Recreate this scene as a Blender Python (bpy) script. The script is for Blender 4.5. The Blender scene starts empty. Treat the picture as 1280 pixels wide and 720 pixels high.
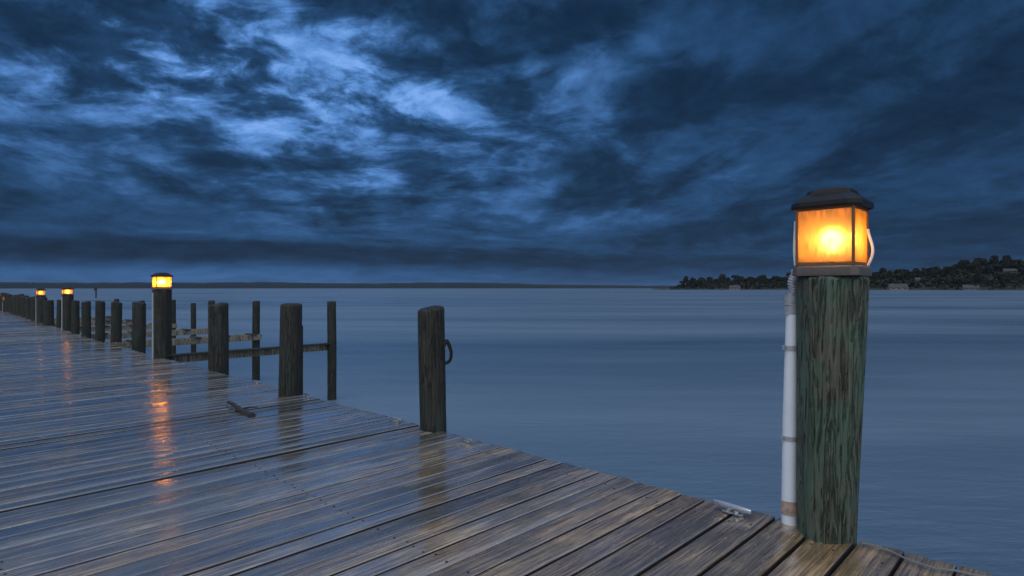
import bpy, math, random
from mathutils import Vector, Matrix, noise
random.seed(7)
R = math.radians
SC = bpy.context.scene
COL = SC.collection

# ------------------------------------------------------------------ camera
EYE = 1.15; F = 740.0
cam = bpy.data.cameras.new('camera'); camo = bpy.data.objects.new('camera', cam); COL.objects.link(camo)
cam.sensor_width = 36; cam.lens = 36 * F / 1280; cam.clip_start = .05; cam.clip_end = 20000
camo.location = (0, 0, EYE); camo.rotation_euler = (R(90), 0, 0)
SC.camera = camo
SC.view_settings.view_transform = 'Standard'; SC.view_settings.look = 'None'
SC.view_settings.exposure = 0; SC.view_settings.gamma = 1

# ------------------------------------------------------------------ node helpers
class NT:
    def __init__(s, tree): s.t = tree; s.n = tree.nodes; s.l = tree.links
    def put(s, sock, v):
        if v is None: return
        if isinstance(v, bpy.types.NodeSocket): s.l.new(v, sock)
        else:
            if hasattr(sock.default_value, '__len__') and not hasattr(v, '__len__'): v = [v] * len(sock.default_value)
            if hasattr(sock.default_value, '__len__') and len(sock.default_value) == 4 and len(v) == 3: v = (*v, 1)
            sock.default_value = v
    def node(s, typ, props=None, **ins):
        n = s.n.new(typ)
        for k, v in (props or {}).items(): setattr(n, k, v)
        for k, v in ins.items():
            k = k.replace('_', ' ')
            s.put(n.inputs[k], v)
        return n
    def math(s, op, a, b=None, c=None, clamp=False):
        n = s.n.new('ShaderNodeMath'); n.operation = op; n.use_clamp = clamp
        for i, v in enumerate((a, b, c)): s.put(n.inputs[i], v)
        return n.outputs[0]
    def vmath(s, op, a, b=None):
        n = s.n.new('ShaderNodeVectorMath'); n.operation = op
        s.put(n.inputs[0], a)
        if b is not None: s.put(n.inputs[1], b)
        return n.outputs['Value'] if op in ('LENGTH', 'DOT_PRODUCT', 'DISTANCE') else n.outputs[0]
    def noise(s, vec, scale, detail=4, rough=.5, dist=0.0):
        return s.node('ShaderNodeTexNoise', None, Vector=vec, Scale=scale, Detail=detail, Roughness=rough, Distortion=dist).outputs['Fac']
    def ncol(s, vec, scale, detail=4, rough=.5):
        return s.node('ShaderNodeTexNoise', None, Vector=vec, Scale=scale, Detail=detail, Roughness=rough).outputs['Color']
    def ramp(s, fac, stops, interp='LINEAR'):
        n = s.n.new('ShaderNodeValToRGB'); cr = n.color_ramp; cr.interpolation = interp
        while len(cr.elements) < len(stops): cr.elements.new(.5)
        for e, (p, c) in zip(cr.elements, stops):
            e.position = p; e.color = (*c, 1) if hasattr(c, '__len__') else (c, c, c, 1)
        s.put(n.inputs[0], fac); return n.outputs[0]
    def mix(s, fac, a, b, mode='MIX'):
        n = s.n.new('ShaderNodeMix'); n.data_type = 'RGBA'; n.blend_type = mode
        s.put(n.inputs[0], fac); s.put(n.inputs[6], a); s.put(n.inputs[7], b); return n.outputs[2]
    def maprange(s, v, a, b, c, d, smooth=False):
        n = s.n.new('ShaderNodeMapRange'); n.interpolation_type = 'SMOOTHSTEP' if smooth else 'LINEAR'
        for i, x in enumerate((v, a, b, c, d)): s.put(n.inputs[i], x)
        return n.outputs[0]
    def bump(s, h, strength, dist, normal=None):
        n = s.node('ShaderNodeBump', None, Height=h, Strength=strength, Distance=dist)
        if normal is not None: s.put(n.inputs['Normal'], normal)
        return n.outputs[0]

def sky_dir(px, py):
    return Vector(((px - 640) / F, 1, (360 - py) / F)).normalized()

# ------------------------------------------------------------------ world: dusk sky under broken storm cloud
world = bpy.data.worlds.new('World'); SC.world = world; world.use_nodes = True
w = NT(world.node_tree); w.n.clear()
d = w.node('ShaderNodeTexCoord').outputs['Generated']
sep = w.node('ShaderNodeSeparateXYZ', None, Vector=d)
dx, dy, dz = sep.outputs
zz = w.math('ADD', w.math('MAXIMUM', dz, 0.0), .26)
P = w.node('ShaderNodeCombineXYZ', None, X=w.math('DIVIDE', dx, zz), Y=w.math('DIVIDE', dy, zz), Z=0.0).outputs[0]
def scaled(v, f):
    o = w.vmath('SCALE', v); o.node.inputs['Scale'].default_value = f; return o
def centred(v): return w.vmath('SUBTRACT', v, (.5, .5, .5))
# directions with the height compressed towards the horizon, as a flat cloud deck is seen
Q = w.node('ShaderNodeCombineXYZ', None, X=dx, Y=dy, Z=w.math('MULTIPLY', w.math('LOGARITHM', w.math('ADD', w.math('MAXIMUM', dz, 0.0), .15), math.e), .62)).outputs[0]
sk = w.node('ShaderNodeMapping', None, Vector=Q); sk.inputs['Rotation'].default_value = (0, R(14), 0); sk.inputs['Scale'].default_value = (.75, .75, 1.15)
Q0 = sk.outputs[0]
Q1 = w.vmath('ADD', Q0, scaled(centred(w.ncol(Q0, 2.2, 3)), .22))
Q2 = w.vmath('ADD', Q1, scaled(centred(w.ncol(Q1, 9.0, 4)), .055))
wob = scaled(centred(w.ncol(Q1, 5.0, 5, .6)), .20)
def blob(px, py, sx, sz, amp, rot=0):
    """cloud mass at a fixed compass direction; sx, sz are its half sizes as angles"""
    c = sky_dir(px, py)
    rt = Vector((c.y, -c.x, 0)).normalized(); up = rt.cross(c).normalized()
    a = R(rot); r2 = rt * math.cos(a) + up * math.sin(a); u2 = up * math.cos(a) - rt * math.sin(a)
    df = w.vmath('SUBTRACT', w.vmath('ADD', d, wob if sz > 17 else scaled(wob, .12)), tuple(c))
    A = w.math('MULTIPLY', w.vmath('DOT_PRODUCT', df, tuple(r2)), F / sx)
    B = w.math('MULTIPLY', w.vmath('DOT_PRODUCT', df, tuple(u2)), F / sz)
    C = w.math('MULTIPLY', w.vmath('DOT_PRODUCT', df, tuple(c)), 1.2)
    L = w.math('ADD', w.math('MULTIPLY', A, A), w.math('ADD', w.math('MULTIPLY', B, B), w.math('MULTIPLY', C, C)))
    g = w.math('EXPONENT', w.math('MULTIPLY', L, -1.0))
    return w.math('MULTIPLY', g, amp)
def total(v, lst):
    for b in lst: v = w.math('ADD', v, blob(b[0], b[1], b[2], b[3], b[4], rot=b[5]))
    return v
n_lo = w.noise(Q2, 4.0, 5, .55)
n_cov = w.math('ADD', w.math('MULTIPLY', n_lo, .36), w.math('MULTIPLY', w.noise(Q2, 12.5, 6, .60), .64))
# long thin streaks fanning out of the horizon on the right hand side
fan = w.node('ShaderNodeCombineXYZ', None, X=w.math('DIVIDE', w.math('SUBTRACT', dx, -.12), w.math('ADD', w.math('MAXIMUM', dz, 0.0), .10)), Y=w.math('MULTIPLY', dz, 1.6), Z=dy).outputs[0]
n_fan = w.noise(w.vmath('ADD', fan, scaled(centred(w.ncol(Q0, 3.0, 4)), .6)), 2.2, 5, .55)
fanm = w.maprange(dx, .0, .35, 0, 1, True)
n_det = w.noise(Q2, 22, 7, .66)
n_soft = w.noise(Q1, 2.4, 4, .5)
open_ = blob(370, 105, 360, 130, 1.0, -6)            # the thin, bright part of the cloud
light = total(w.math('ADD', .46, w.math('MULTIPLY', open_, .40)), [
    (500, 95, 90, 75, .10, -30), (215, 80, 110, 34, .14, -6), (30, 95, 90, 36, .10, 0), (190, 20, 60, 50, .10, 0), (650, 45, 36, 50, .14, 0), (800, 70, 120, 30, .10, 8),
    (120, 286, 110, 3.5, .24, 0), (200, 346, 560, 13, .08, 0), (640, 335, 120, 9, .05, 12), (960, 170, 260, 16, .06, 24), (1150, 245, 220, 16, .06, 8), (860, 235, 190, 14, .06, 12),
    (1000, 352, 380, 18, -.08, 0), (1180, 60, 260, 70, -.06, 25), (1290, 170, 220, 70, -.08, 20)])
light = w.math('ADD', light, w.math('MULTIPLY', w.math('SUBTRACT', n_det, .5), w.math('ADD', w.math('MULTIPLY', open_, 1.0), .20)))
light = w.math('ADD', light, w.math('MULTIPLY', w.math('SUBTRACT', n_soft, .5), .30))
light = w.math('ADD', light, w.math('MULTIPLY', w.math('MULTIPLY', w.math('SUBTRACT', n_fan, .5), w.math('MULTIPLY', fanm, w.maprange(dz, .04, .16, .2, 1, True))), 1.1))
dark = w.math('ADD', .13, w.math('MULTIPLY', w.math('SUBTRACT', n_det, .5), .45))
dark = w.math('ADD', dark, w.math('MULTIPLY', open_, .18))
hi = w.maprange(dz, .03, .16, .45, 1, True)
cov = total(w.math('ADD', w.math('MULTIPLY', w.math('MULTIPLY', w.math('SUBTRACT', n_fan, .5), w.math('SUBTRACT', 1.15, open_)), w.maprange(dz, .07, .20, .15, 3.2, True)), w.math('MULTIPLY', w.math('SUBTRACT', n_cov, .5), w.math('MULTIPLY', hi, w.math('ADD', w.maprange(dx, -.1, .4, 1.5, .5), w.math('MULTIPLY', open_, 6.8))))), [
    (85, 25, 170, 44, .85, -3), (600, 95, 100, 38, .62, -40), (500, 5, 160, 22, .5, 0), (300, 128, 140, 15, .45, -12), (180, 212, 300, 24, .35, 0), (330, 205, 150, 26, .35, -8),
    (880, 140, 105, 46, .85, 15), (720, 235, 110, 24, .5, 0), (720, 25, 150, 28, .45, 10), (1180, 290, 260, 24, .42, 3), (900, 285, 230, 15, .35, 8), (1230, 90, 170, 60, .25, 25),
    (200, 312, 620, 12, .75, 0), (40, 250, 160, 24, .25, 0), (470, 250, 260, 22, .25, 0), (370, 100, 330, 110, -.16, -8), (200, 346, 600, 14, -.32, 0), (1050, 110, 120, 30, .2, 25)])
cov = w.maprange(cov, -.62, .72, 0, 1, True)
val = w.math('ADD', w.math('MULTIPLY', light, w.math('SUBTRACT', 1.0, cov)), w.math('MULTIPLY', dark, cov))
val = w.math('ADD', val, w.math('MULTIPLY', dx, .015), clamp=True)
col = w.ramp(val, [(0, (.0024, .0090, .024)), (.20, (.0075, .028, .070)), (.40, (.019, .068, .172)), (.60, (.050, .145, .36)), (.80, (.100, .260, .62)), (1, (.20, .40, .84))])
# unseen sky behind the viewer and at the zenith, made brighter and paler as fill
back = w.maprange(dy, -.75, .30, 1, 0, True)
zen = w.maprange(dz, .42, .72, 0, 1, True)
backc = w.mix(w.noise(P, .9, 3), (.34, .40, .50), (.80, .86, .96))
zenc = w.mix(w.maprange(n_cov, .40, .60, 0, 1), (.34, .50, .78), (.12, .20, .36))
col = w.mix(w.math('MULTIPLY', zen, .85), col, zenc)
col = w.mix(w.math('MULTIPLY', back, .85), col, backc)
nish = w.node('ShaderNodeTexSky'); nish.sky_type = 'NISHITA'; nish.sun_disc = False
nish.sun_elevation = R(60); nish.sun_rotation = R(200)
bg1 = w.node('ShaderNodeBackground', None, Color=col, Strength=1.0)
bg2 = w.node('ShaderNodeBackground', None, Color=nish.outputs[0], Strength=.0015)
ad = w.n.new('ShaderNodeAddShader'); w.l.new(bg1.outputs[0], ad.inputs[0]); w.l.new(bg2.outputs[0], ad.inputs[1])
wo = w.node('ShaderNodeOutputWorld'); w.l.new(ad.outputs[0], wo.inputs[0])
world.cycles.sampling_method = 'MANUAL'; world.cycles.sample_map_resolution = 1024

# very soft fill added from high behind the viewer, mostly lighting level surfaces
sl = bpy.data.lights.new('fill_sun', 'SUN'); sl.energy = .95; sl.angle = R(50); sl.color = (.90, .93, 1.0)
so = bpy.data.objects.new('fill_sun', sl); COL.objects.link(so); so.rotation_euler = (R(24), 0, R(-20))

# ------------------------------------------------------------------ dock frame of reference
A = math.atan2(771, 740)
U = Vector((-math.sin(A), math.cos(A), 0)); V = Vector((math.cos(A), math.sin(A), 0))
DROT = A - math.pi / 2                       # local x = -U, local y = V
def D(u, v, z=0.0): p = U * u + V * v; return Vector((p.x, p.y, z))
def ground(px, py, z=0.0):
    dd = F * (EYE - z) / (py - 360); return Vector(((px - 640) / F * dd, dd, z))
def EV(u):                                   # the dock is a little wider further out
    if u < 15: return 3.05
    return 3.05 + min(.75, (u - 15) * .035)
WATER = -1.08

# ------------------------------------------------------------------ object helpers
class MB:
    def __init__(s): s.v = []; s.f = []; s.m = []
    def add(s, vs, fs, mi=0):
        o = len(s.v); s.v += [tuple(p) for p in vs]; s.f += [tuple(i + o for i in f) for f in fs]; s.m += [mi] * len(fs); return s
    def box(s, c, sz, M=None, mi=0):
        x, y, z = [q / 2 for q in sz]; c = Vector(c)
        vs = [Vector((a, b, e)) for e in (-z, z) for b in (-y, y) for a in (-x, x)]
        if M is not None: vs = [M @ p for p in vs]
        vs = [p + c for p in vs]
        return s.add(vs, [(0, 2, 3, 1), (4, 5, 7, 6), (0, 1, 5, 4), (2, 6, 7, 3), (0, 4, 6, 2), (1, 3, 7, 5)], mi)
    def loft(s, rings, cap=True, mi=0):
        n = len(rings[0]); vs = [p for r in rings for p in r]; fs = []
        for i in range(len(rings) - 1):
            for j in range(n):
                k = (j + 1) % n; fs.append((i * n + j, i * n + k, (i + 1) * n + k, (i + 1) * n + j))
        if cap: fs.append(tuple(range(n - 1, -1, -1))); fs.append(tuple((len(rings) - 1) * n + j for j in range(n)))
        return s.add(vs, fs, mi)
    def tube(s, pts, r, n=10, cap=True, mi=0):
        pts = [Vector(p) for p in pts]; rings = []; prev = None
        for i, p in enumerate(pts):
            t = (pts[min(i + 1, len(pts) - 1)] - pts[max(i - 1, 0)]).normalized()
            if prev is None: a = t.orthogonal().normalized()
            else: a = (prev - t * prev.dot(t)).normalized()
            prev = a; b = t.cross(a); rr = r[i] if hasattr(r, '__len__') else r
            rings.append([p + (a * math.cos(2 * math.pi * k / n) + b * math.sin(2 * math.pi * k / n)) * rr for k in range(n)])
        return s.loft(rings, cap, mi)
    def build(s, name, mats, parent=None, smooth=True, bevel=0, auto=40, loc=None, rotz=None):
        me = bpy.data.meshes.new(name); me.from_pydata(s.v, [], s.f)
        mats = mats if isinstance(mats, (list, tuple)) else [mats]
        for m in mats: me.materials.append(m)
        me.polygons.foreach_set('material_index', s.m)
        me.validate(); me.update()
        o = bpy.data.objects.new(name, me); COL.objects.link(o)
        if smooth:
            me.polygons.foreach_set('use_smooth', [True] * len(me.polygons))
            me.set_sharp_from_angle(angle=R(auto))
        if bevel:
            b = o.modifiers.new('bevel', 'BEVEL'); b.width = bevel; b.segments = 2; b.limit_method = 'ANGLE'; b.angle_limit = R(35)
        if parent is not None: o.parent = parent
        if loc is not None: o.location = loc
        if rotz is not None: o.rotation_euler.z = rotz
        return o
def tag(o, label=None, cat=None, group=None, kind=None):
    for k, v in (('label', label), ('category', cat), ('group', group), ('kind', kind)):
        if v: o[k] = v
    return o
def empty(name, loc, rz=0.0):
    o = bpy.data.objects.new(name, None); COL.objects.link(o); o.location = loc; o.rotation_euler.z = rz
    o.empty_display_size = .2; return o
def copy_tree(o, parent=None):
    c = o.copy(); COL.objects.link(c)
    if parent is not None: c.parent = parent
    for ch in list(o.children): copy_tree(ch, c)
    return c
def fbm(x, y, z, o=4): return noise.fractal(Vector((x, y, z)), 1.0, 2.0, o)

# ------------------------------------------------------------------ materials
def mat(name):
    m = bpy.data.materials.new(name); m.use_nodes = True; t = NT(m.node_tree); t.n.clear()
    out = t.node('ShaderNodeOutputMaterial'); m['_'] = 0
    return m, t, out
def principled(t, out, **k):
    b = t.node('ShaderNodeBsdfPrincipled', None, **k); t.l.new(b.outputs[0], out.inputs[0]); return b
def simple(name, c, rough=.5, metal=0.0, nscale=20, amp=.35, bump=.3, bd=.003):
    m, t, out = mat(name); tc = t.node('ShaderNodeTexCoord').outputs['Object']
    n = t.noise(tc, nscale, 5, .6)
    cc = t.mix(n, tuple(q * (1 - amp) for q in c), tuple(min(1, q * (1 + amp)) for q in c))
    principled(t, out, Base_Color=cc, Roughness=t.maprange(n, .3, .7, rough * .75, min(1, rough * 1.2)), Metallic=metal, Normal=t.bump(n, bump, bd))
    return m

def deck_material():
    m, t, out = mat('wet_deck_wood'); tc = t.node('ShaderNodeTexCoord').outputs['Object']
    isl = t.node('ShaderNodeNewGeometry').outputs['Random Per Island']
    off = t.node('ShaderNodeCombineXYZ', None, X=0.0, Y=t.math('MULTIPLY', isl, 37.0), Z=t.math('MULTIPLY', isl, 91.0)).outputs[0]
    p = t.vmath('ADD', tc, off)
    g1 = t.noise(t.vmath('MULTIPLY', p, (26, 1.3, 1)), 1, 6, .65, .4)
    g2 = t.noise(t.vmath('MULTIPLY', p, (110, 4.5, 1)), 1, 5, .6)
    blot = t.noise(tc, 3.2, 5, .6)
    fleck = t.noise(t.vmath('MULTIPLY', p, (60, 16, 1)), 1, 6, .7, 1.2)
    c = t.ramp(g1, [(.25, (.055, .047, .040)), (.45, (.115, .100, .086)), (.62, (.19, .175, .155)), (.8, (.30, .285, .26))])
    c = t.mix(t.maprange(g2, .35, .60, .85, 0), c, (.018, .013, .011))
    tone = t.ramp(isl, [(0, (.50, .46, .42)), (.25, (1.12, 1.0, .84)), (.45, (.72, .74, .76)), (.65, (1.45, 1.38, 1.25)), (.85, (.62, .62, .62)), (1, (1.2, 1.15, 1.05))])
    c = t.mix(1.0, c, tone, 'MULTIPLY')
    c = t.mix(t.maprange(fleck, .60, .70, 0, .55), c, (.34, .31, .27))
    c = t.mix(t.maprange(blot, .45, .68, 0, .55), c, (.045, .043, .030))
    vo = t.node('ShaderNodeTexVoronoi', None, Vector=t.vmath('MULTIPLY', p, (9, 2.6, 1)), Scale=1.0).outputs['Distance']
    kn = t.maprange(vo, .05, .11, 1, 0, True)
    c = t.mix(t.math('MULTIPLY', kn, .8), c, (.035, .024, .018))
    lx = t.node('ShaderNodeSeparateXYZ', None, Vector=tc).outputs[0]
    warm_end = t.maprange(t.math('ADD', lx, t.math('MULTIPLY', t.math('SUBTRACT', isl, .5), 1.6)), -3.6, -.8, 0, 1, True)   # planks tinted lighter and browner towards this end
    c = t.mix(warm_end, c, t.mix(1.0, c, (2.0, 1.55, 1.0), 'MULTIPLY'))
    c = t.mix(1.0, c, (1.6, 1.55, 1.48), 'MULTIPLY')
    # standing film of water: smooth where it lies, duller where the grain stands out of it
    wet = t.noise(t.vmath('MULTIPLY', p, (7, .8, 1)), 1, 4, .55, .6)
    wmask = t.maprange(t.math('ADD', wet, t.math('MULTIPLY', t.math('SUBTRACT', blot, .5), .95)), .28, .56, 0, 1, True)
    rough = t.mix(wmask, (.30, .30, .30), (.15, .15, .15))
    rough = t.math('ADD', rough, t.math('MULTIPLY', t.math('SUBTRACT', g2, .5), .22))
    wob_ = t.math('FRACT', t.math('MULTIPLY', isl, 17.3))
    rough = t.math('ADD', rough, t.math('MULTIPLY', t.math('SUBTRACT', wob_, .4), .22))
    hgt = t.math('ADD', t.math('MULTIPLY', g1, .6), t.math('MULTIPLY', g2, .45))
    hgt = t.math('ADD', hgt, t.math('MULTIPLY', fleck, .35))
    nb = t.bump(hgt, t.math('SUBTRACT', 1.0, t.math('MULTIPLY', wmask, .5)), .005)
    principled(t, out, Base_Color=c, Roughness=rough, IOR=2.2, Specular_IOR_Level=.7, Normal=nb,
               Coat_Weight=t.math('MULTIPLY', wmask, .9), Coat_Roughness=.075, Coat_IOR=2.2, Coat_Normal=t.bump(hgt, .30, .004))
    return m

def pile_material(name, green=.5, bright=1.0, sc=1.0):
    m, t, out = mat(name); tc = t.node('ShaderNodeTexCoord').outputs['Object']
    rnd = t.node('ShaderNodeObjectInfo').outputs['Random']
    off = t.node('ShaderNodeCombineXYZ', None, X=t.math('MULTIPLY', rnd, 13.0), Y=0.0, Z=t.math('MULTIPLY', rnd, 29.0)).outputs[0]
    p = t.vmath('ADD', tc, off)
    st = t.noise(t.vmath('MULTIPLY', p, (95 * sc, 95 * sc, 4.6 * sc)), 1, 7, .68, .8)
    cr = t.noise(t.vmath('MULTIPLY', p, (34 * sc, 34 * sc, 1.9 * sc)), 1, 5, .6, 1.0)
    fl = t.noise(t.vmath('MULTIPLY', p, (30, 30, 11)), 1, 6, .7, 1.5)
    c = t.ramp(st, [(.25, (.026, .024, .019)), (.45, (.080, .070, .050)), (.6, (.15, .128, .092)), (.78, (.24, .205, .155))])
    gm = t.maprange(t.noise(p, 5, 5, .65), .40, .60, green - .45, green + .4)
    gm.node.clamp = True
    c = t.mix(gm, c, t.mix(st, (.028, .060, .046), (.13, .20, .13)))
    crack = t.maprange(t.math('ABSOLUTE', t.math('SUBTRACT', cr, .5)), 0, .035, 1, 0)
    c = t.mix(t.math('MULTIPLY', crack, .72), c, (.010, .009, .008))
    c = t.mix(t.maprange(fl, .58, .70, 0, .32), c, (.22, .23, .16))
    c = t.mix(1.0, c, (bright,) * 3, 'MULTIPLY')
    h = t.math('ADD', t.math('MULTIPLY', st, .7), t.math('MULTIPLY', fl, .4))
    h = t.math('SUBTRACT', h, t.math('MULTIPLY', crack, .7))
    principled(t, out, Base_Color=c, Roughness=t.maprange(st, .3, .7, .42, .75), Normal=t.bump(h, .9, .012))
    return m

def water_material():
    m, t, out = mat('bay_water'); g = t.node('ShaderNodeNewGeometry').outputs['Position']
    a = t.noise(t.vmath('MULTIPLY', g, (.9, 2.6, 1)), 1, 5, .6, .3)
    b = t.noise(t.vmath('MULTIPLY', g, (.10, .34, 1)), 1, 4, .55, .5)
    cst = t.noise(t.vmath('MULTIPLY', g, (.012, .07, 1)), 1, 4, .6, .6)
    h = t.math('ADD', t.math('MULTIPLY', a, .10), t.math('MULTIPLY', b, .45))
    rip = t.noise(t.vmath('MULTIPLY', g, (3.0, 7.5, 1)), 1, 4, .6, .8)
    rough = t.maprange(cst, .35, .65, .26, .46)
    cc = t.mix(t.maprange(t.math('ADD', t.math('MULTIPLY', b, .4), t.math('MULTIPLY', cst, .6)), .36, .64, 0, 1), (.060, .110, .165), (.115, .18, .245))
    principled(t, out, Base_Color=cc, Roughness=rough, IOR=2.3, Specular_IOR_Level=.7, Normal=t.bump(t.math('ADD', h, t.math('MULTIPLY', rip, .045)), .8, .35))
    return m

def pane_material():
    m, t, out = mat('amber_glass'); tc = t.node('ShaderNodeTexCoord').outputs['Object']
    run = t.noise(t.vmath('MULTIPLY', tc, (55, 55, 9)), 1, 5, .65, .5)
    z = t.node('ShaderNodeSeparateXYZ', None, Vector=tc).outputs[2]
    topd = t.math('MULTIPLY', t.maprange(z, .17, .30, 0, 1), t.maprange(run, .38, .56, 0, 1))
    botd = t.math('MULTIPLY', t.maprange(z, .095, .05, 0, 1), t.maprange(run, .40, .55, 0, 1))
    grime = t.math('MAXIMUM', topd, botd)
    c = t.mix(t.maprange(run, .35, .65, 0, 1), (.95, .44, .09), (1.0, .78, .34))
    c = t.mix(t.math('MULTIPLY', grime, .75), c, (.28, .09, .012))
    tr = t.node('ShaderNodeBsdfTranslucent', None, Color=c)
    cl = t.node('ShaderNodeBsdfTransparent', None, Color=t.mix(.6, c, (1, .82, .5)))
    gl = t.node('ShaderNodeBsdfGlossy', None, Color=(.8, .8, .8), Roughness=.12)
    rf = t.node('ShaderNodeBsdfRefraction', None, Color=t.mix(.6, c, (1, .80, .5)), Roughness=.72, IOR=1.35)
    m0 = t.n.new('ShaderNodeMixShader'); m0.inputs[0].default_value = .50; t.l.new(rf.outputs[0], m0.inputs[1]); t.l.new(cl.outputs[0], m0.inputs[2]); cl = m0
    m1 = t.n.new('ShaderNodeMixShader'); m1.inputs[0].default_value = .74; t.l.new(tr.outputs[0], m1.inputs[1]); t.l.new(cl.outputs[0], m1.inputs[2])
    m2 = t.n.new('ShaderNodeMixShader'); m2.inputs[0].default_value = .06; t.l.new(m1.outputs[0], m2.inputs[1]); t.l.new(gl.outputs[0], m2.inputs[2])
    t.l.new(m2.outputs[0], out.inputs[0]); return m
def emit(name, c, s):
    m, t, out = mat(name); e = t.node('ShaderNodeEmission', None, Color=c, Strength=s); t.l.new(e.outputs[0], out.inputs[0]); return m
def leaf_material(name, a, b):
    m, t, out = mat(name); rnd = t.node('ShaderNodeObjectInfo').outputs['Random']
    isl = t.node('ShaderNodeNewGeometry').outputs['Random Per Island']
    c = t.mix(isl, a, b); c = t.mix(t.math('MULTIPLY', rnd, .5), c, (.055, .042, .022))
    principled(t, out, Base_Color=c, Roughness=.8, Specular_IOR_Level=.2); return m

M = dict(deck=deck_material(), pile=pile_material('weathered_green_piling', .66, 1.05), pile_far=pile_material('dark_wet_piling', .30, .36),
         beam=pile_material('pier_beam_wood', -.2, 2.7, .6), water=water_material(), pane=pane_material(),
         bulb=emit('lamp_bulb', (1, .86, .62), 12),
         cap=simple('bronze_cap_metal', (.012, .010, .009), .45, .3, 30, .5), frame=simple('dark_lantern_frame', (.22, .10, .035), .5, .1),
         collar=simple('weathered_collar', (.135, .11, .098), .6, 0, 25), pvc=simple('white_pvc', (.84, .88, .95), .35, 0, 9, .10, .15),
         tape=simple('rusty_brown_tape', (.50, .36, .29), .6, 0, 40, .9), grey=simple('grey_conduit', (.42, .43, .46), .4, .2, 60, .4, .5),
         metal=simple('galvanised_metal', (.55, .57, .60), .28, .85, 40, .25), rope=simple('wet_rope', (.20, .19, .17), .8, 0, 120, .5, .8),
         darkrope=simple('dark_tarred_rope', (.025, .024, .022), .8, 0, 120, .5, .8),
         fascia=pile_material('dark_fascia_wood', .1, .5, .6), stick=simple('wet_black_driftwood', (.035, .028, .022), .45, 0, 70, .5, .8, .006),
         land=simple('shore_ground', (.045, .045, .03), .9, 0, .05, .4), bark=simple('tree_bark', (.06, .045, .035), .9, 0, 3, .4),
         leaf=leaf_material('shore_leaves', (.022, .028, .014), (.040, .042, .022)), farleaf=leaf_material('far_wood_leaves', (.012, .020, .022), (.018, .028, .030)),
         wall=simple('pale_house_siding', (.17, .17, .165), .8, 0, .5, .1), roof=simple('dark_shingle_roof', (.07, .06, .06), .8, 0, 1, .3),
         glass=simple('dark_window_glass', (.03, .04, .05), .1, 0, 1, .2), wallb=simple('brown_house_siding', (.26, .19, .14), .8, 0, .5, .1),
         edge=simple('dark_board_edge', (.022, .018, .015), .6, 0, 30, .5), nail=simple('rusted_nail', (.05, .035, .03), .5, .6))

# ------------------------------------------------------------------ water
mb = MB(); mb.add([(-9000, -3000, 0), (9000, -3000, 0), (9000, 9000, 0), (-9000, 9000, 0)], [(0, 1, 2, 3)])
water = mb.build('water', M['water'], smooth=False, loc=(0, 0, WATER)); tag(water, kind='structure')

# ------------------------------------------------------------------ deck
def build_deck():
    mb = MB(); u = 1.469 - 28 * .184; k = 0
    while u < 82:
        wd = .184 if u < 1.4 else .141
        gap = random.uniform(.008, .012)
        if random.random() < .12: gap += .002
        x0 = -(u + wd - gap / 2); x1 = -(u + gap / 2)
        zoff = random.uniform(-.0016, .0016); tilt = random.uniform(-.0046, .0046); crown = random.choice((-1, -1, 1)) * random.uniform(.0015, .0055)
        ve = EV(u) + random.uniform(-.008, .010); vs = -2.6
        segs = 40 if u < 12 else 14; rings = []
        ph = random.uniform(0, 50); bow = random.uniform(-.0015, .0015)
        for i in range(segs + 1):
            y = vs + (ve - vs) * i / segs; e = noise.noise(Vector((ph, y * .9, 0))) * .0035
            sx = noise.noise(Vector((ph + 9, y * .8, 3))) * .0018
            pr = []
            for q, zq in ((0, -.030), (0, -.010), (.012, -.0045), (.05, -.0012), (.12, 0), (.5, 0), (.88, 0), (.95, -.0012), (.988, -.0045), (1, -.010), (1, -.030)):
                z = zoff + tilt * (q - .5) * 2 + crown * (1 - (2 * q - 1) ** 2) + e + zq
                if zq == -.030: z = -.038 + zoff
                pr.append(Vector((x0 + (x1 - x0) * q + sx, y, z)))
            rings.append(pr)
        f0 = len(mb.f); mb.loft(rings); n_ = len(rings[0])
        for q in range(len(rings) - 1):
            for j in (0, 1, n_ - 3, n_ - 2, n_ - 1): mb.m[f0 + q * n_ + j] = 2  # board sides and edge chamfers take the darker material
        # nail pairs above each stringer
        for vv in (2.86, 1.6, .3):
            if u < 11:
                for q in (.22, .78):
                    if random.random() < .12: continue
                    cx = x0 + (x1 - x0) * (q + random.uniform(-.04, .04)); cy = vv + random.uniform(-.012, .012)
                    zt = zoff + tilt * (q - .5) * 2 + crown * (1 - (2 * q - 1) ** 2) + noise.noise(Vector((ph, cy * .9, 0))) * .0035
                    mb.loft([[Vector((cx + r * math.cos(a * math.pi / 4), cy + r * math.sin(a * math.pi / 4), zt + h)) for a in range(8)] for r, h in ((.0064, -.004), (.0062, .0012), (.0035, .002))], mi=1)
        u += wd; k += 1
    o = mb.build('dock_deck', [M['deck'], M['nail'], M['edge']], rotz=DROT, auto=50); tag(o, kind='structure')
    # stringer boards under the planks
    for v0 in (-2.4, -.6, 1.4):
        mb = MB(); mb.box((-37, v0, -.165), (86, .05, .25)); mb.build('stringer', M['fascia'], o)
    mb = MB()
    pr = []
    for i in range(60):
        u = -5 + i * 1.5; v = EV(u) - .045
        pr.append([Vector((-u, v - .03, -.30)), Vector((-u, v + .02, -.30)), Vector((-u, v + .02, -.040)), Vector((-u, v - .03, -.040))])
    mb.loft(pr); mb.build('fascia_board', M['fascia'], o)
    return o
deck = build_deck()

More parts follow.
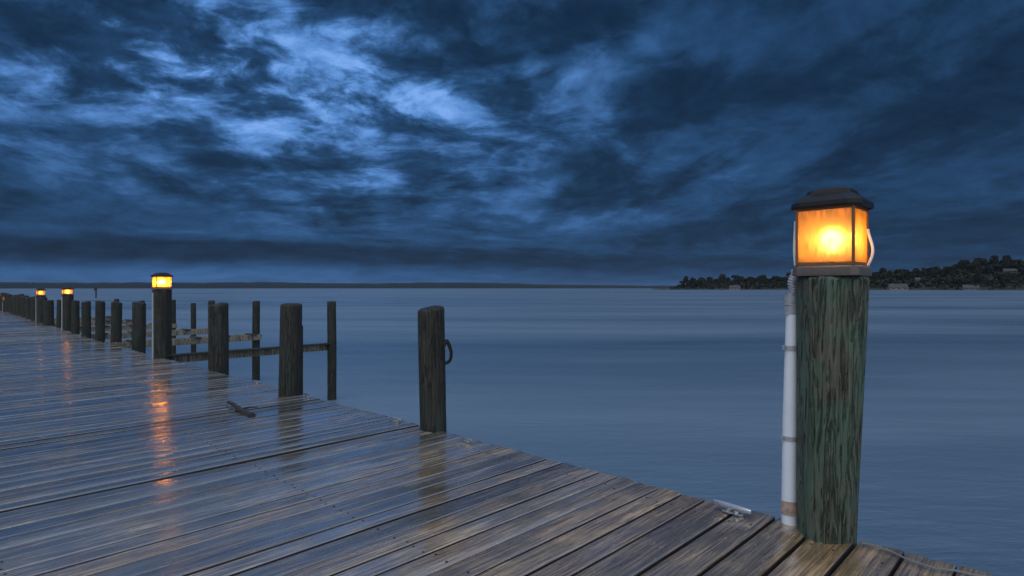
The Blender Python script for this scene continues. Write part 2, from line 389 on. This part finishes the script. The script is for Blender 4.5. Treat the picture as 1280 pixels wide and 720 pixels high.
# ------------------------------------------------------------------ pilings
def pile_mesh(rb, rt, top, bottom, seed, nseg=64, nz=60, sq=2.0, lean=(0, 0), depth=.010, flat=False):
    mb = MB(); rings = []
    zs = [bottom] + [bottom + (top - .02 - bottom) * i / nz for i in range(1, nz + 1)]
    for z in zs:
        f = max(0, min(1, z / top)); r0 = rb + (rt - rb) * f; ring = []
        for k in range(nseg):
            a = 2 * math.pi * k / nseg; ca, sa = math.cos(a), math.sin(a)
            q = (abs(ca) ** sq + abs(sa) ** sq) ** (-1 / sq)
            n = noise.fractal(Vector((ca * 3.0 + seed, sa * 3.0, z * .9)), 1, 2, 4)
            n2 = noise.fractal(Vector((ca * 9 + seed, sa * 9, z * 1.3)), 1, 2, 3)
            crk = max(0, .10 - abs(n2)) / .10
            r = r0 * q + n * .004 - crk * depth
            ring.append(Vector((ca * r + lean[0] * f, sa * r + lean[1] * f, z)))
        rings.append(ring)
    tr = random.Random(seed); tx, ty = (0, 0) if flat else (tr.uniform(-.10, .10), tr.uniform(-.10, .10))
    rings[-1] = [Vector((q.x, q.y, q.z + q.x * tx + q.y * ty)) for q in rings[-1]]
    last = rings[-1]; cx = Vector((lean[0], lean[1], 0))
    for s, dz in ((.965, .014), (.88, .020), (.5, .026 if not flat else .021)):
        rings.append([cx + (p - cx) * 1 for p in [Vector((q.x - (q.x - lean[0]) * (1 - s), q.y - (q.y - lean[1]) * (1 - s), top - .02 + dz + q.x * tx + q.y * ty + random.uniform(-.003, .002))) for q in last]])
        rings[-1] = [Vector((p.x, p.y, p.z)) for p in rings[-1]]
    mb.loft(rings); return mb

# ------------------------------------------------------------------ lantern (local origin at its foot, faces along local x / y)
def octo(h, c, z):
    return [Vector(p) for p in ((h, -h + c, z), (h, h - c, z), (h - c, h, z), (-h + c, h, z), (-h, h - c, z), (-h, -h + c, z), (-h + c, -h, z), (h - c, -h, z))]
def make_lantern(name='post_lantern', power=9.5):
    root = empty(name, (0, 0, 0))
    mb = MB(); mb.loft([octo(.150, .03, 0), octo(.152, .03, .004), octo(.150, .03, .038), octo(.142, .03, .046)]); mb.build('collar', M['collar'], root, auto=30)
    fr = MB(); hw = .128
    for sx in (-1, 1):
        for sy in (-1, 1): fr.box((sx * hw, sy * hw, .183), (.013, .013, .270))
    for z, s in ((.053, .014), (.309, .018)):
        for sx in (-1, 1):
            fr.box((sx * hw, 0, z), (.010, 2 * hw - .013, s)); fr.box((0, sx * hw, z), (2 * hw - .013, .010, s))
    fr.build('frame', M['frame'], root, bevel=.002)
    for k in range(4):
        mb = MB(); mb.box((0, -hw + .001, .181), (2 * hw - .016, .004, .236)); o = mb.build('glass_pane', M['pane'], root, smooth=False); o.rotation_euler.z = k * math.pi / 2
    mb = MB()
    mb.loft([octo(.118, .02, .318), octo(.150, .040, .3165), octo(.158, .045, .310), octo(.163, .050, .320), octo(.160, .050, .338), octo(.140, .044, .356), octo(.112, .036, .374), octo(.106, .034, .376), octo(.098, .034, .396), octo(.06, .022, .409)])
    mb.build('cap', M['cap'], root, auto=25)
    # bowed retaining straps on two sides, the loose one bulging
    for sx, bulge in ((-1, .006), (1, .026)):
        mb = MB(); pts = []
        for i in range(13):
            f = i / 12; pts.append((sx * (.139 + bulge * math.sin(math.pi * f) ** 1.2 * (1.3 - f)), .095 if sx > 0 else -.118, .048 + f * (.17 if sx > 0 else .21)))
        mb.tube(pts, .0065, 8); mb.build('strap', M['pvc'], root)
    mb = MB(); rings = []
    for i in range(11):
        a = math.pi * i / 10; rr = max(.001, math.sin(a)) * .034; rings.append([Vector((rr * math.cos(k * math.pi / 8), rr * math.sin(k * math.pi / 8), .150 - math.cos(a) * .042)) for k in range(16)])
    mb.loft(rings); mb.build('bulb', M['bulb'], root)
    mb = MB(); mb.tube([(0, 0, .044), (0, 0, .113)], .014, 12); mb.build('bulb_holder', M['cap'], root)
    l = bpy.data.lights.new('lantern_light', 'POINT'); l.energy = power; l.color = (1, .68, .28); l.shadow_soft_size = .045
    lo = bpy.data.objects.new('lantern_light', l); COL.objects.link(lo); lo.parent = root; lo.location = (0, 0, .17)
    return root, lo

# ------------------------------------------------------------------ the near lamp post
c0 = ground(1033, 667); LEAN = (.030, .006)
pm = pile_mesh(.117, .146, 1.205, -1.6, 3.3, 128, 150, 2.35, LEAN, .011, True)
near = empty('lamp_piling', (c0.x, c0.y, 0))
o = pm.build('piling', M['pile'], near, auto=60)
# conduit up the left hand side of the post
vw = Vector((c0.x, c0.y, 0)).normalized(); rt = Vector((vw.y, -vw.x, 0))
def cpt(s, b, z): return rt * s + vw * b + Vector((0, 0, z))
mb = MB(); mb.tube([cpt(-.160, .05, .100), cpt(-.157, .05, .5), cpt(-.149, .05, 1.02)], [.036, .034, .027], 20); pipe = mb.build('conduit', M['pvc'], near)
mb = MB(); mb.tube([cpt(-.160, .05, .048), cpt(-.160, .05, .05), cpt(-.160, .05, .115), cpt(-.160, .05, .117)], [.036, .0385, .0385, .036], 20); mb.build('rusty_sleeve', M['tape'], pipe)
mb = MB(); mb.tube([cpt(-.160, .05, -.5), cpt(-.160, .05, .060)], .0355, 20); mb.build('lower_sleeve', M['pvc'], pipe)
mb = MB()
for z0, z1, r0 in ((1.015, 1.065, .036), (1.066, 1.074, .039), (1.075, 1.115, .033)): mb.tube([cpt(-.152, .06, z0), cpt(-.151, .06, z1)], r0, 20)
mb.build('coupling', M['grey'], pipe)
mb = MB(); pts = []
for i in range(25):
    f = i / 24; pts.append(cpt(-.150 + .016 * f, .06 - .03 * f, 1.11 + .13 * f) + rt * .005 * math.sin(f * 9))
mb.tube(pts, [.019 + .004 * (i % 2) for i in range(25)], 12); mb.build('flexible_tail', M['grey'], pipe)
for zc in (.42, .86):
    mb = MB(); sx_ = -.158 + .006 * (zc - .42) / .44; mb.tube([cpt(sx_, .05, zc - .011), cpt(sx_, .05, zc + .011)], .0375 - .006 * (zc - .42), 20)
    mb.box(cpt(sx_ - .032, .02, zc), (.012, .010, .020)); mb.build('clamp', M['grey'], pipe, bevel=.001)
tag(near, 'thick green weathered piling at the right with a white pipe up its left side', 'piling', 'lamp posts along the dock edge')
lan, lo0 = make_lantern(); lan.location = (c0.x + LEAN[0], c0.y + LEAN[1], 1.206); lan.rotation_euler = (0, 0, DROT); lan.scale = (.92, .92, 1)
tag(lan, 'largest glowing amber lantern with dark cap on the nearest post', 'lantern', 'lanterns on the dock posts')

# ------------------------------------------------------------------ other pilings: (px centre, px width, top y, base y, kind)
near_posts = [(541.5, 33, 385, 540, 0), (361.5, 26, 380, 496, 1), (273.5, 23, 380, 463, 2)]
nlab = ['dark piling standing alone mid dock with a rope loop hung from it',
        'dark piling with a split board on its right side, left of the lone one',
        'plain dark round piling just right of the second lantern post']
nob = []
for i, (px, wpx, ty, by, k) in enumerate(near_posts):
    g = ground(px, by); rad = wpx / F * (g.y + .1) / 2; g = g + g.normalized() * rad; g.z = 0
    top = EYE - (ty - 360) / F * g.y
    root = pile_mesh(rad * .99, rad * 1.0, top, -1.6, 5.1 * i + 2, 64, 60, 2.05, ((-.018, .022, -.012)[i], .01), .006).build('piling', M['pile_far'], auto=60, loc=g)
    tag(root, nlab[i], 'piling', 'pilings along the dock edge'); nob.append(root)
    if k == 1:
        s = Vector((g.y, -g.x, 0)).normalized(); f = g.normalized()
        mb = MB(); c = s * (rad + .012) + f * .02; mb.box((c.x - s.x * .030, c.y - s.y * .030, .27), (.045, .09, .95), Matrix.Rotation(DROT, 3, 'Z'))
        mb.build('fender_board', M['pile_far'], root, bevel=.006)

# small far pilings: one shared low mesh, scaled
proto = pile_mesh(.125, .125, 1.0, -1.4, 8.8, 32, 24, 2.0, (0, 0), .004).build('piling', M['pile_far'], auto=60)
mb = MB(); mb.tube([(0, 0, -.5), (0, 0, .93)], .018, 8); mesh_pipe = mb
first = [True]
def put_pile(p, rad, top, label, pipe=False, group='pilings along the dock edge'):
    if first[0]: o = proto; first[0] = False
    else: o = proto.copy(); COL.objects.link(o)
    o.location = p; s = rad / .125
    o.scale = (s, s, top); o.rotation_euler.z = random.uniform(0, 6)
    o.rotation_euler.x = random.uniform(-.022, .022); o.rotation_euler.y = random.uniform(-.022, .022)
    tag(o, label, 'piling', group); return o
mids = [(173.5, 15, 378, 433, 'broad short piling just left of the second lantern post'),
        (145, 12, 378, 430, 'second short piling left of the second lantern post'),
        (125, 10.5, 376.5, 425, 'third short piling left of the second lantern post'),
        (108, 10, 377, 421, 'fourth short piling left of the second lantern post'),
        (94.5, 8.5, 376, 417, 'slim piling just right of the third lantern post'),
        (75, 8, 375, 409, 'piling just left of the third lantern post')]
for px, wpx, ty, by, lab in mids:
    g = ground(px, by); rad = wpx / F * g.y / 2; g = g + g.normalized() * rad; g.z = 0
    o = put_pile(g, rad, EYE - (ty - 360) / F * g.y, lab)
# the crowded far run of pilings, two metres apart
far_u = [17.9 + 1.75 * i for i in range(1, 26)]
FARL = 'small dark piling in the crowded far run at the left edge'
def px_of(p): return 640 + p.x / p.y * F
for u in far_u:
    p = D(u, EV(u) - .02); x = px_of(p)
    if x > 70 or x < -45: continue
    o = put_pile(p, .135, random.uniform(.72, .92), FARL)

# ------------------------------------------------------------------ far lantern posts: px, lantern top y, lantern bottom y, lantern width px, post base y
lamps = [(202.5, 341, 362, 21, 448, 'second'), (84.5, 359.5, 368.5, 12, 413, 'third'), (51, 360.5, 370, 10, 401, 'fourth'), (8.5, 367, 376.5, 8.5, 390, 'fifth')]
where = {'second': 'clearly', 'third': 'a', 'fourth': 'b', 'fifth': 'c'}
plab = {'second': 'tall dark post carrying the second largest lantern', 'third': 'dark post under the third lantern from the right',
        'fourth': 'dark post under the fourth lantern from the right', 'fifth': 'dark post under the farthest lantern at the left edge'}
llab = {'second': 'second nearest glowing lantern, above the tall dark post', 'third': 'small glowing lantern, third from the right',
        'fourth': 'small glowing lantern, fourth from the right', 'fifth': 'tiny glowing lantern at the far left edge of the dock'}
for px, ty, by, wpx, gy, key in lamps:
    g = ground(px, gy); rad = wpx * 1.02 / F * g.y / 2; g = g + g.normalized() * rad; g.z = 0
    zt = EYE - (by - 360) / F * g.y; ztop = EYE - (ty - 360) / F * g.y
    root = empty('lamp_piling', g)
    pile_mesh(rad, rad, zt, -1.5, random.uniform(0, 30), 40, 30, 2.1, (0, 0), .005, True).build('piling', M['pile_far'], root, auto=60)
    s = Vector((g.y, -g.x, 0)).normalized()
    mb = MB(); q = s * -(rad * .9) + g.normalized() * -.06; mb.tube([(q.x, q.y, -.2), (q.x, q.y, zt - .05)], .016, 8); mb.build('conduit', M['grey'], root)
    tag(root, plab[key], 'piling', 'lamp posts along the dock edge')
    l2 = copy_tree(lan); l2.location = (g.x, g.y, zt + .002); sx = wpx / F * g.y / .318
    l2.scale = (sx, sx, (ztop - zt) / .409); l2.rotation_euler.z = DROT
    l2l = [c for c in l2.children if c.type == 'LIGHT'][0]; l2l.data = l2l.data.copy(); l2l.data.energy = 34 if key == 'second' else 5; l2l.data.color = (1, .56, .13)
    tag(l2, llab[key], 'lantern', 'lanterns on the dock posts')

# ------------------------------------------------------------------ finger piers reaching out over the water
fl = ['nearest narrow finger pier, its outer post right of the split-board piling',
      'second finger pier, its outer post between two dark pilings', 'third finger pier, its end hidden behind a round piling',
      'fourth finger pier with a pair of outer posts right of the lantern post', 'fifth finger pier showing left of the second lantern post',
      'farthest finger pier, its outer post left of the broad short piling']
for i, (u, tops) in enumerate(((10.8, .88), (14.4, .83), (17.3, .80), (20.6, .78), (24.0, .70), (27.4, .72))):
    base = D(u, EV(u), 0); root = empty('finger_pier', base, DROT); vo = 6.05 - EV(u)
    def outer(dx, dy, top, rad):
        o = pile_mesh(rad, rad * .98, top, -1.8, u + dx, 28, 24, 2.0, (random.uniform(-.03, .03), 0), .004).build('piling', M['pile_far'], root, auto=60); o.location = (dx, dy, 0)
    outer(0, vo, tops, .088)
    if i == 3: outer(-.15, vo + .65, tops - .12, .08)
    for s in ((-.13, .13) if i else (-.12,)):
        mb = MB(); mb.box((s, (vo + .08) / 2 - .02, -.035), (.045, vo + .12, .135)); mb.build('beam', M['beam'], root, bevel=.004)
        if not i: mb = MB(); mb.box((-.02, (vo + .02) / 2, .040), (.17, vo - .1, .025)); mb.build('top_board', M['pile_far'], root, bevel=.003)
    if i:
        for s in (0,):
            mb = MB(); n = int(vo / .6)
            for k in range(n): mb.box((s, .4 + k * .62, .035), (.42, .13, .03))
            mb.build('crossboard', M['fascia'], root, bevel=.003)
    tag(root, fl[i], 'finger pier', 'finger piers on the water side')

# ------------------------------------------------------------------ channel marker out on the water
p = ground(120, 372.5, WATER); k = p.y
mk = empty('channel_marker', (p.x, p.y, WATER))
mb = MB(); mb.tube([(0, 0, -1), (0, 0, 1.9)], .14, 12); mb.build('post', M['pile_far'], mk)
mb = MB(); mb.box((0, -.16, 2.05), (.75, .05, .75)); mb.build('board', M['pile_far'], mk, bevel=.01)
tag(mk, 'small dark channel marker against the far shore above the short pilings', 'marker')

# ------------------------------------------------------------------ cleats, rope, driftwood
def make_cleat():
    mb = MB()
    mb.loft([[Vector((x * 1.0, y, z)) for x, y in ((.045, -.014), (.055, 0), (.045, .014), (-.045, .014), (-.055, 0), (-.045, -.014))] for z in (.000, .010)])
    for s in (-1, 1): mb.tube([(s * .022, 0, .004), (s * .020, 0, .018), (s * .016, 0, .028)], [.017, .014, .016], 12)
    pts = []; rr = []
    for i in range(17):
        f = -1 + i / 8; pts.append((f * .098, 0, 0.031 + .003 * abs(f) ** 2)); rr.append(.0175 * (1 - .45 * abs(f) ** 3))
    mb.tube(pts, rr, 12); return mb.build('dock_cleat', M['metal'])
clp = make_cleat(); fc = True
cle = [((915.5, 642.5), 'silver dock cleat on the plank edge, just left of the nearest post'), ((495, 527.5), 'bright cleat left of the lone mid-dock piling'),
       ((583, 553), 'small cleat just right of the lone mid-dock piling'), ((386, 496.5), 'cleat right of the split-board piling'),
       ((331, 478.5), 'cleat left of the split-board piling'), ((244, 455), 'cleat just right of the second lantern post')]
for (px, py), lab in cle:
    o = clp if fc else clp.copy()
    if not fc: COL.objects.link(o)
    fc = False
    g = ground(px, py); du, dv = g.dot(U), g.dot(V); dv = min(dv, EV(du) - .05); q = D(du, dv, .004)
    o.location = q; o.rotation_euler.z = math.atan2(U.y, U.x) + random.uniform(-.12, .12); s = random.uniform(.95, 1.1) * (1 if px > 900 else .72); o.scale = (s, s, s)
    tag(o, lab, 'cleat', 'metal cleats on the plank edge')
# spare line dropped beside the near post
g0 = ground(1080, 678); mb = MB(); pts = []
u0, v0 = g0.dot(U), g0.dot(V)
for i in range(90):
    f = i / 89; uu = u0 - f * .55; vv = v0 - .045 + .012 * math.sin(f * 11) + .004 * math.sin(f * 31 + 1) - .05 * math.sin(f * math.pi) ** 2
    pts.append(D(uu, min(vv, 3.02), .010 + .002 * abs(math.sin(f * 13))))
mb.tube(pts, .0048, 8)
ro = mb.build('mooring_line', M['rope']); tag(ro, 'thin pale line lying along the plank edge right of the nearest post', 'rope')
# rope loop hung on the lone piling
g = nob[0].location; s = Vector((g.y, -g.x, 0)).normalized(); f = g.normalized(); mb = MB(); rad = 33 / F * 4.9 / 2
for k, (cx_, hz, wx, tilt_) in enumerate(((-.004, .100, .045, .10), (-.012, .085, .040, -.05), (-.002, .092, .030, .22))):
    pts = []
    for i in range(33):
        a_ = 2 * math.pi * i / 32; x_ = math.sin(a_) * wx * (1 - .35 * math.cos(a_)); z_ = math.cos(a_) * hz
        pts.append(g + s * (rad + cx_ + x_ + tilt_ * z_ * .3) + f * (-.03 - .02 * k - .03 * math.cos(a_)) + Vector((0, 0, .63 + z_)))
    mb.tube(pts, 0.007, 8, cap=False)
hp = mb.build('rope_loop', M['darkrope']); tag(hp, 'dark rope loop hanging on the right side of the lone mid-dock piling', 'rope')
# driftwood
a, b = ground(284, 507), ground(314, 520); mb = MB(); pts = []; rr = []
for i in range(14):
    f = i / 13; p = a.lerp(b, f); p = p + Vector((0, 0, .022 + .02 * math.sin(f * 5 + .5))) + U * .05 * math.sin(f * 4)
    pts.append(p); rr.append(.012 + .022 * f * (1 - .35 * f) + random.uniform(-.003, .003))
mb.tube(pts, rr, 9); p = pts[9]
mb.tube([pts[8], p + Vector((.05, .02, .035)), p + Vector((.12, .05, .03))], [.012, .009, .005], 7)
st = mb.build('driftwood', M['stick']); tag(st, 'black wet piece of driftwood lying on the planks', 'driftwood')

# ------------------------------------------------------------------ far shore
def ang(px, dist): t_ = (px - 640) / F; return Vector((t_, 1, 0)).normalized() * dist
def shore_prof(px):   # land height in metres at the ridge
    pts = [(815, 0), (850, 2), (900, 6), (960, 5), (1010, 7), (1100, 13), (1150, 14), (1200, 20), (1235, 25), (1290, 23), (1500, 24), (1900, 18), (2400, 8)]
    for (a, ha), (b, hb) in zip(pts, pts[1:]):
        if a <= px <= b: return ha + (hb - ha) * (px - a) / (b - a)
    return 0
def shore_dist(px): return 800 - 110 * min(1, max(0, (px - 830) / 500))
def land_h(px, f):   # f 0 at the waterline .. 1 at the ridge .. 2 far foot
    h = shore_prof(px); s = math.sin(min(1, f) * math.pi / 2) if f < 1 else math.cos((f - 1) * math.pi / 2)
    return h * .82 * s + 1.0 * min(1, f * 6) + noise.noise(Vector((px * .03, f * 3, 0))) * .8
mb = MB(); rings = []
cols = list(range(815, 2401, 15)); rows = [-.05, 0, .03, .1, .25, .45, .7, 1, 1.4, 2.0]
vs = []; fs = []
for px in cols:
    for f in rows:
        dd = shore_dist(px) + max(f, -.05) * 130 + (noise.noise(Vector((px * .02, 5, 0))) * 8 if f >= 0 else 8)
        p = ang(px, dd); z = WATER + (land_h(px, f) if f > 0 else (-.3 if f == 0 else -2)); vs.append((p.x, p.y, z))
nr = len(rows)
for i in range(len(cols) - 1):
    for j in range(nr - 1): fs.append((i * nr + j, (i + 1) * nr + j, (i + 1) * nr + j + 1, i * nr + j + 1))
mb.add(vs, fs); tag(mb.build('shore_land', M['land']), kind='structure')

def tree_proto(seed, h, cw, wide):
    rnd = random.Random(seed); root = empty('shore_tree', (0, 0, 0))
    mb = MB(); mb.tube([(0, 0, -1), (.1, 0, h * .25), (0, .1, h * .55)], [.45, .32, .16], 7)
    for k in range(5):
        a = rnd.uniform(0, 6.3); z = h * rnd.uniform(.25, .5); mb.tube([(0, 0, z), (math.cos(a) * cw * .35, math.sin(a) * cw * .35, z + h * .2)], [.18, .06], 5)
    mb.build('trunk', M['bark'], root)
    mb = MB(); cl = []
    for k in range(11):
        a = rnd.uniform(0, 6.3); r = rnd.uniform(0, .62) * cw; z = h * rnd.uniform(.40, .86)
        cl.append((Vector((math.cos(a) * r, math.sin(a) * r, z)), rnd.uniform(.28, .5) * cw * wide))
    for c, rr in cl:
        for q in range(120):
            v = Vector((rnd.gauss(0, 1), rnd.gauss(0, 1), rnd.gauss(0, 1))).normalized() * rr * rnd.uniform(.55, 1.12); v.z *= .72
            p = c + v; s = rnd.uniform(.5, 1.15); n1 = Vector((rnd.gauss(0, 1), rnd.gauss(0, 1), rnd.gauss(0, 1))).normalized(); n2 = n1.orthogonal().normalized(); n3 = n1.cross(n2)
            mb.add([p + n2 * s, p + n3 * s, p - n2 * s, p - n3 * s * .8], [(0, 1, 2, 3)])
    mb.build('crown', M['leaf'], root, smooth=False); return root
protos = [tree_proto(11, 14, 8.0, .95), tree_proto(12, 17, 8.8, .9), tree_proto(13, 12, 9.0, .9), tree_proto(14, 19, 8.0, 1.0)]
used = [False] * 4; rt_ = random.Random(5)
def put_tree(px, f, sc, k):
    if used[k]: o = copy_tree(protos[k])
    else: o = protos[k]; used[k] = True
    dd = shore_dist(px) + f * 130 + 4; p = ang(px, dd)
    o.location = (p.x, p.y, WATER + land_h(px, f) - .4); o.scale = (sc * rt_.uniform(.9, 1.15), sc * rt_.uniform(.9, 1.15), sc * rt_.uniform(.85, 1.1)); o.rotation_euler.z = rt_.uniform(0, 6.3)
    side = 'left of the nearest lamp post' if px < 1000 else 'right of the nearest lamp post'
    row = 'at the waterline' if f < .25 else ('on the slope' if f < .8 else 'on the skyline')
    tag(o, 'dark leafy tree %s of the wooded shore, %s' % (row, side), 'tree', 'trees on the far shore, %s, %s' % (row.replace('at the ', '').replace('on the ', ''), side))
for f, step, smin, smax in ((.12, 8, .42, .70), (.5, 8, .65, .95), (.95, 8, .72, 1.05)):
    px = 848 + f * 10
    while px < 1330:
        if not (1003 < px < 1080):
            sc = rt_.uniform(smin, smax) * min(1, .75 + (px - 845) / 60 * .5)
            put_tree(px, f + rt_.uniform(-.06, .06), sc, rt_.randrange(4))
        px += step * rt_.uniform(.7, 1.3)

rg = random.Random(9); mb = MB()
for q in range(9000):
    px = rg.uniform(838, 1330); f = rg.uniform(.02, 1.1)
    p = ang(px, shore_dist(px) + f * 130); hh = rg.uniform(0, 5.5) * min(1, (px - 830) / 40); p.z = WATER + land_h(px, f) + hh
    s_ = rg.uniform(.8, 1.9); n1 = Vector((rg.gauss(0, 1), rg.gauss(0, 1), rg.gauss(0, 1))).normalized(); n2 = n1.orthogonal().normalized(); n3 = n1.cross(n2)
    mb.add([p + n2 * s_, p + n3 * s_, p - n2 * s_, p - n3 * s_ * .8], [(0, 1, 2, 3)])
tag(mb.build('shore_undergrowth', M['leaf'], smooth=False), kind='stuff')

def house(px, f, w_, h_, wallm, label):
    dd = shore_dist(px) + f * 130; p = ang(px, dd); root = empty('shore_house', (p.x, p.y, WATER + land_h(px, f) - .3), -math.atan2(p.x, p.y) + .25)
    dp = w_ * .7; mb = MB(); mb.box((0, 0, h_ / 2), (w_, dp, h_)); mb.add([(-w_ / 2, -dp / 2, h_), (-w_ / 2, dp / 2, h_), (-w_ / 2, 0, h_ + dp * .32), (w_ / 2, -dp / 2, h_), (w_ / 2, dp / 2, h_), (w_ / 2, 0, h_ + dp * .32)], [(0, 1, 2), (3, 5, 4)])
    mb.build('wall', wallm, root, smooth=False)
    mb = MB(); e = .5
    for s in (-1, 1):
        y1 = s * (dp / 2 + e); z1 = h_ - e * .64
        mb.add([(-w_ / 2 - e, y1, z1 + .05), (w_ / 2 + e, y1, z1 + .05), (w_ / 2 + e, 0, h_ + dp * .32 + .05), (-w_ / 2 - e, 0, h_ + dp * .32 + .05), (-w_ / 2 - e, y1, z1 + .3), (w_ / 2 + e, y1, z1 + .3), (w_ / 2 + e, 0, h_ + dp * .32 + .3), (-w_ / 2 - e, 0, h_ + dp * .32 + .3)],
               [(0, 1, 2, 3), (4, 5, 6, 7), (0, 1, 5, 4), (0, 3, 7, 4), (1, 2, 6, 5)])
    rf = mb.build('roof', M['roof'], root, smooth=False)
    mb = MB(); mb.box((w_ * .25, .8, h_ + dp * .32 + .3), (.8, .8, 2)); mb.build('chimney', M['roof'], rf)
    for k in range(3):
        mb = MB(); mb.box((-w_ / 2 + w_ * (k + .5) / 3, -dp / 2 - .03, h_ * .55), (w_ * .14, .08, h_ * .34)); mb.build('window', M['glass'], root, smooth=False)
    tag(root, label, 'house', 'houses on the far shore')
house(1150, .30, 9, 5.5, M['wall'], 'white house among the trees of the shore right of the nearest lamp post')
house(1122, .02, 16, 3, M['wallb'], 'long low brown house at the waterline just right of the nearest lamp post')
house(1213, .02, 12, 2.4, M['wall'], 'low pale house at the waterline, farther right than the white one')
house(1262, .5, 10, 5, M['wallb'], 'brown house high on the slope at the right edge')
house(918, .02, 12, 3.0, M['wallb'], 'low brown house at the waterline left of the nearest lamp post')

# distant low coast, about three kilometres off: land with an unbroken belt of woods
vs = []; fs = []; xs = []; px = -500
while px < 900: xs.append(px); px += 2.0
def coast_h(px):
    base = 25 + 5 * noise.noise(Vector((px * .008, 2, 0))) + 2.2 * noise.noise(Vector((px * .05, 7, 0))) + 1.6 * noise.noise(Vector((px * .25, 9, 0)))
    base += 7 * math.exp(-((px - 320) / 60) ** 2) + 4 * math.exp(-((px - 560) / 90) ** 2)
    base *= 1 - .45 * max(0, min(1, (px - 640) / 160)); return base
for px in xs:
    H = coast_h(px)
    for dd, z in ((2995, WATER - 2), (3000, WATER + 2.0), (3010, WATER + H * .8), (3040, WATER + H), (3200, WATER + H * .9), (3500, WATER - 2)):
        p = ang(px, dd); vs.append((p.x, p.y, z))
for i in range(len(xs) - 1):
    for j in range(5): fs.append((i * 6 + j, (i + 1) * 6 + j, (i + 1) * 6 + j + 1, i * 6 + j + 1))
mb = MB(); mb.add(vs, fs); tag(mb.build('distant_woods', M['farleaf'], smooth=False), kind='stuff')
for o in list(bpy.data.materials):
    if '_' in o: del o['_']

# ------------------------------------------------------------------ damp evening air over the bay
HZ = .00004
mb = MB(); mb.box((0, 3000, 29), (18200, 12200, 66)); hz = mb.build('haze', M['land'], smooth=False)
hm = bpy.data.materials.new('damp_air'); hm.use_nodes = True; ht = NT(hm.node_tree); ht.n.clear(); ho = ht.node('ShaderNodeOutputMaterial')
hv = ht.node('ShaderNodeVolumePrincipled', None, Color=(.50, .70, 1.0), Density=HZ); ht.l.new(hv.outputs[0], ho.inputs['Volume'])
hz.data.materials.clear(); hz.data.materials.append(hm); tag(hz, kind='stuff')
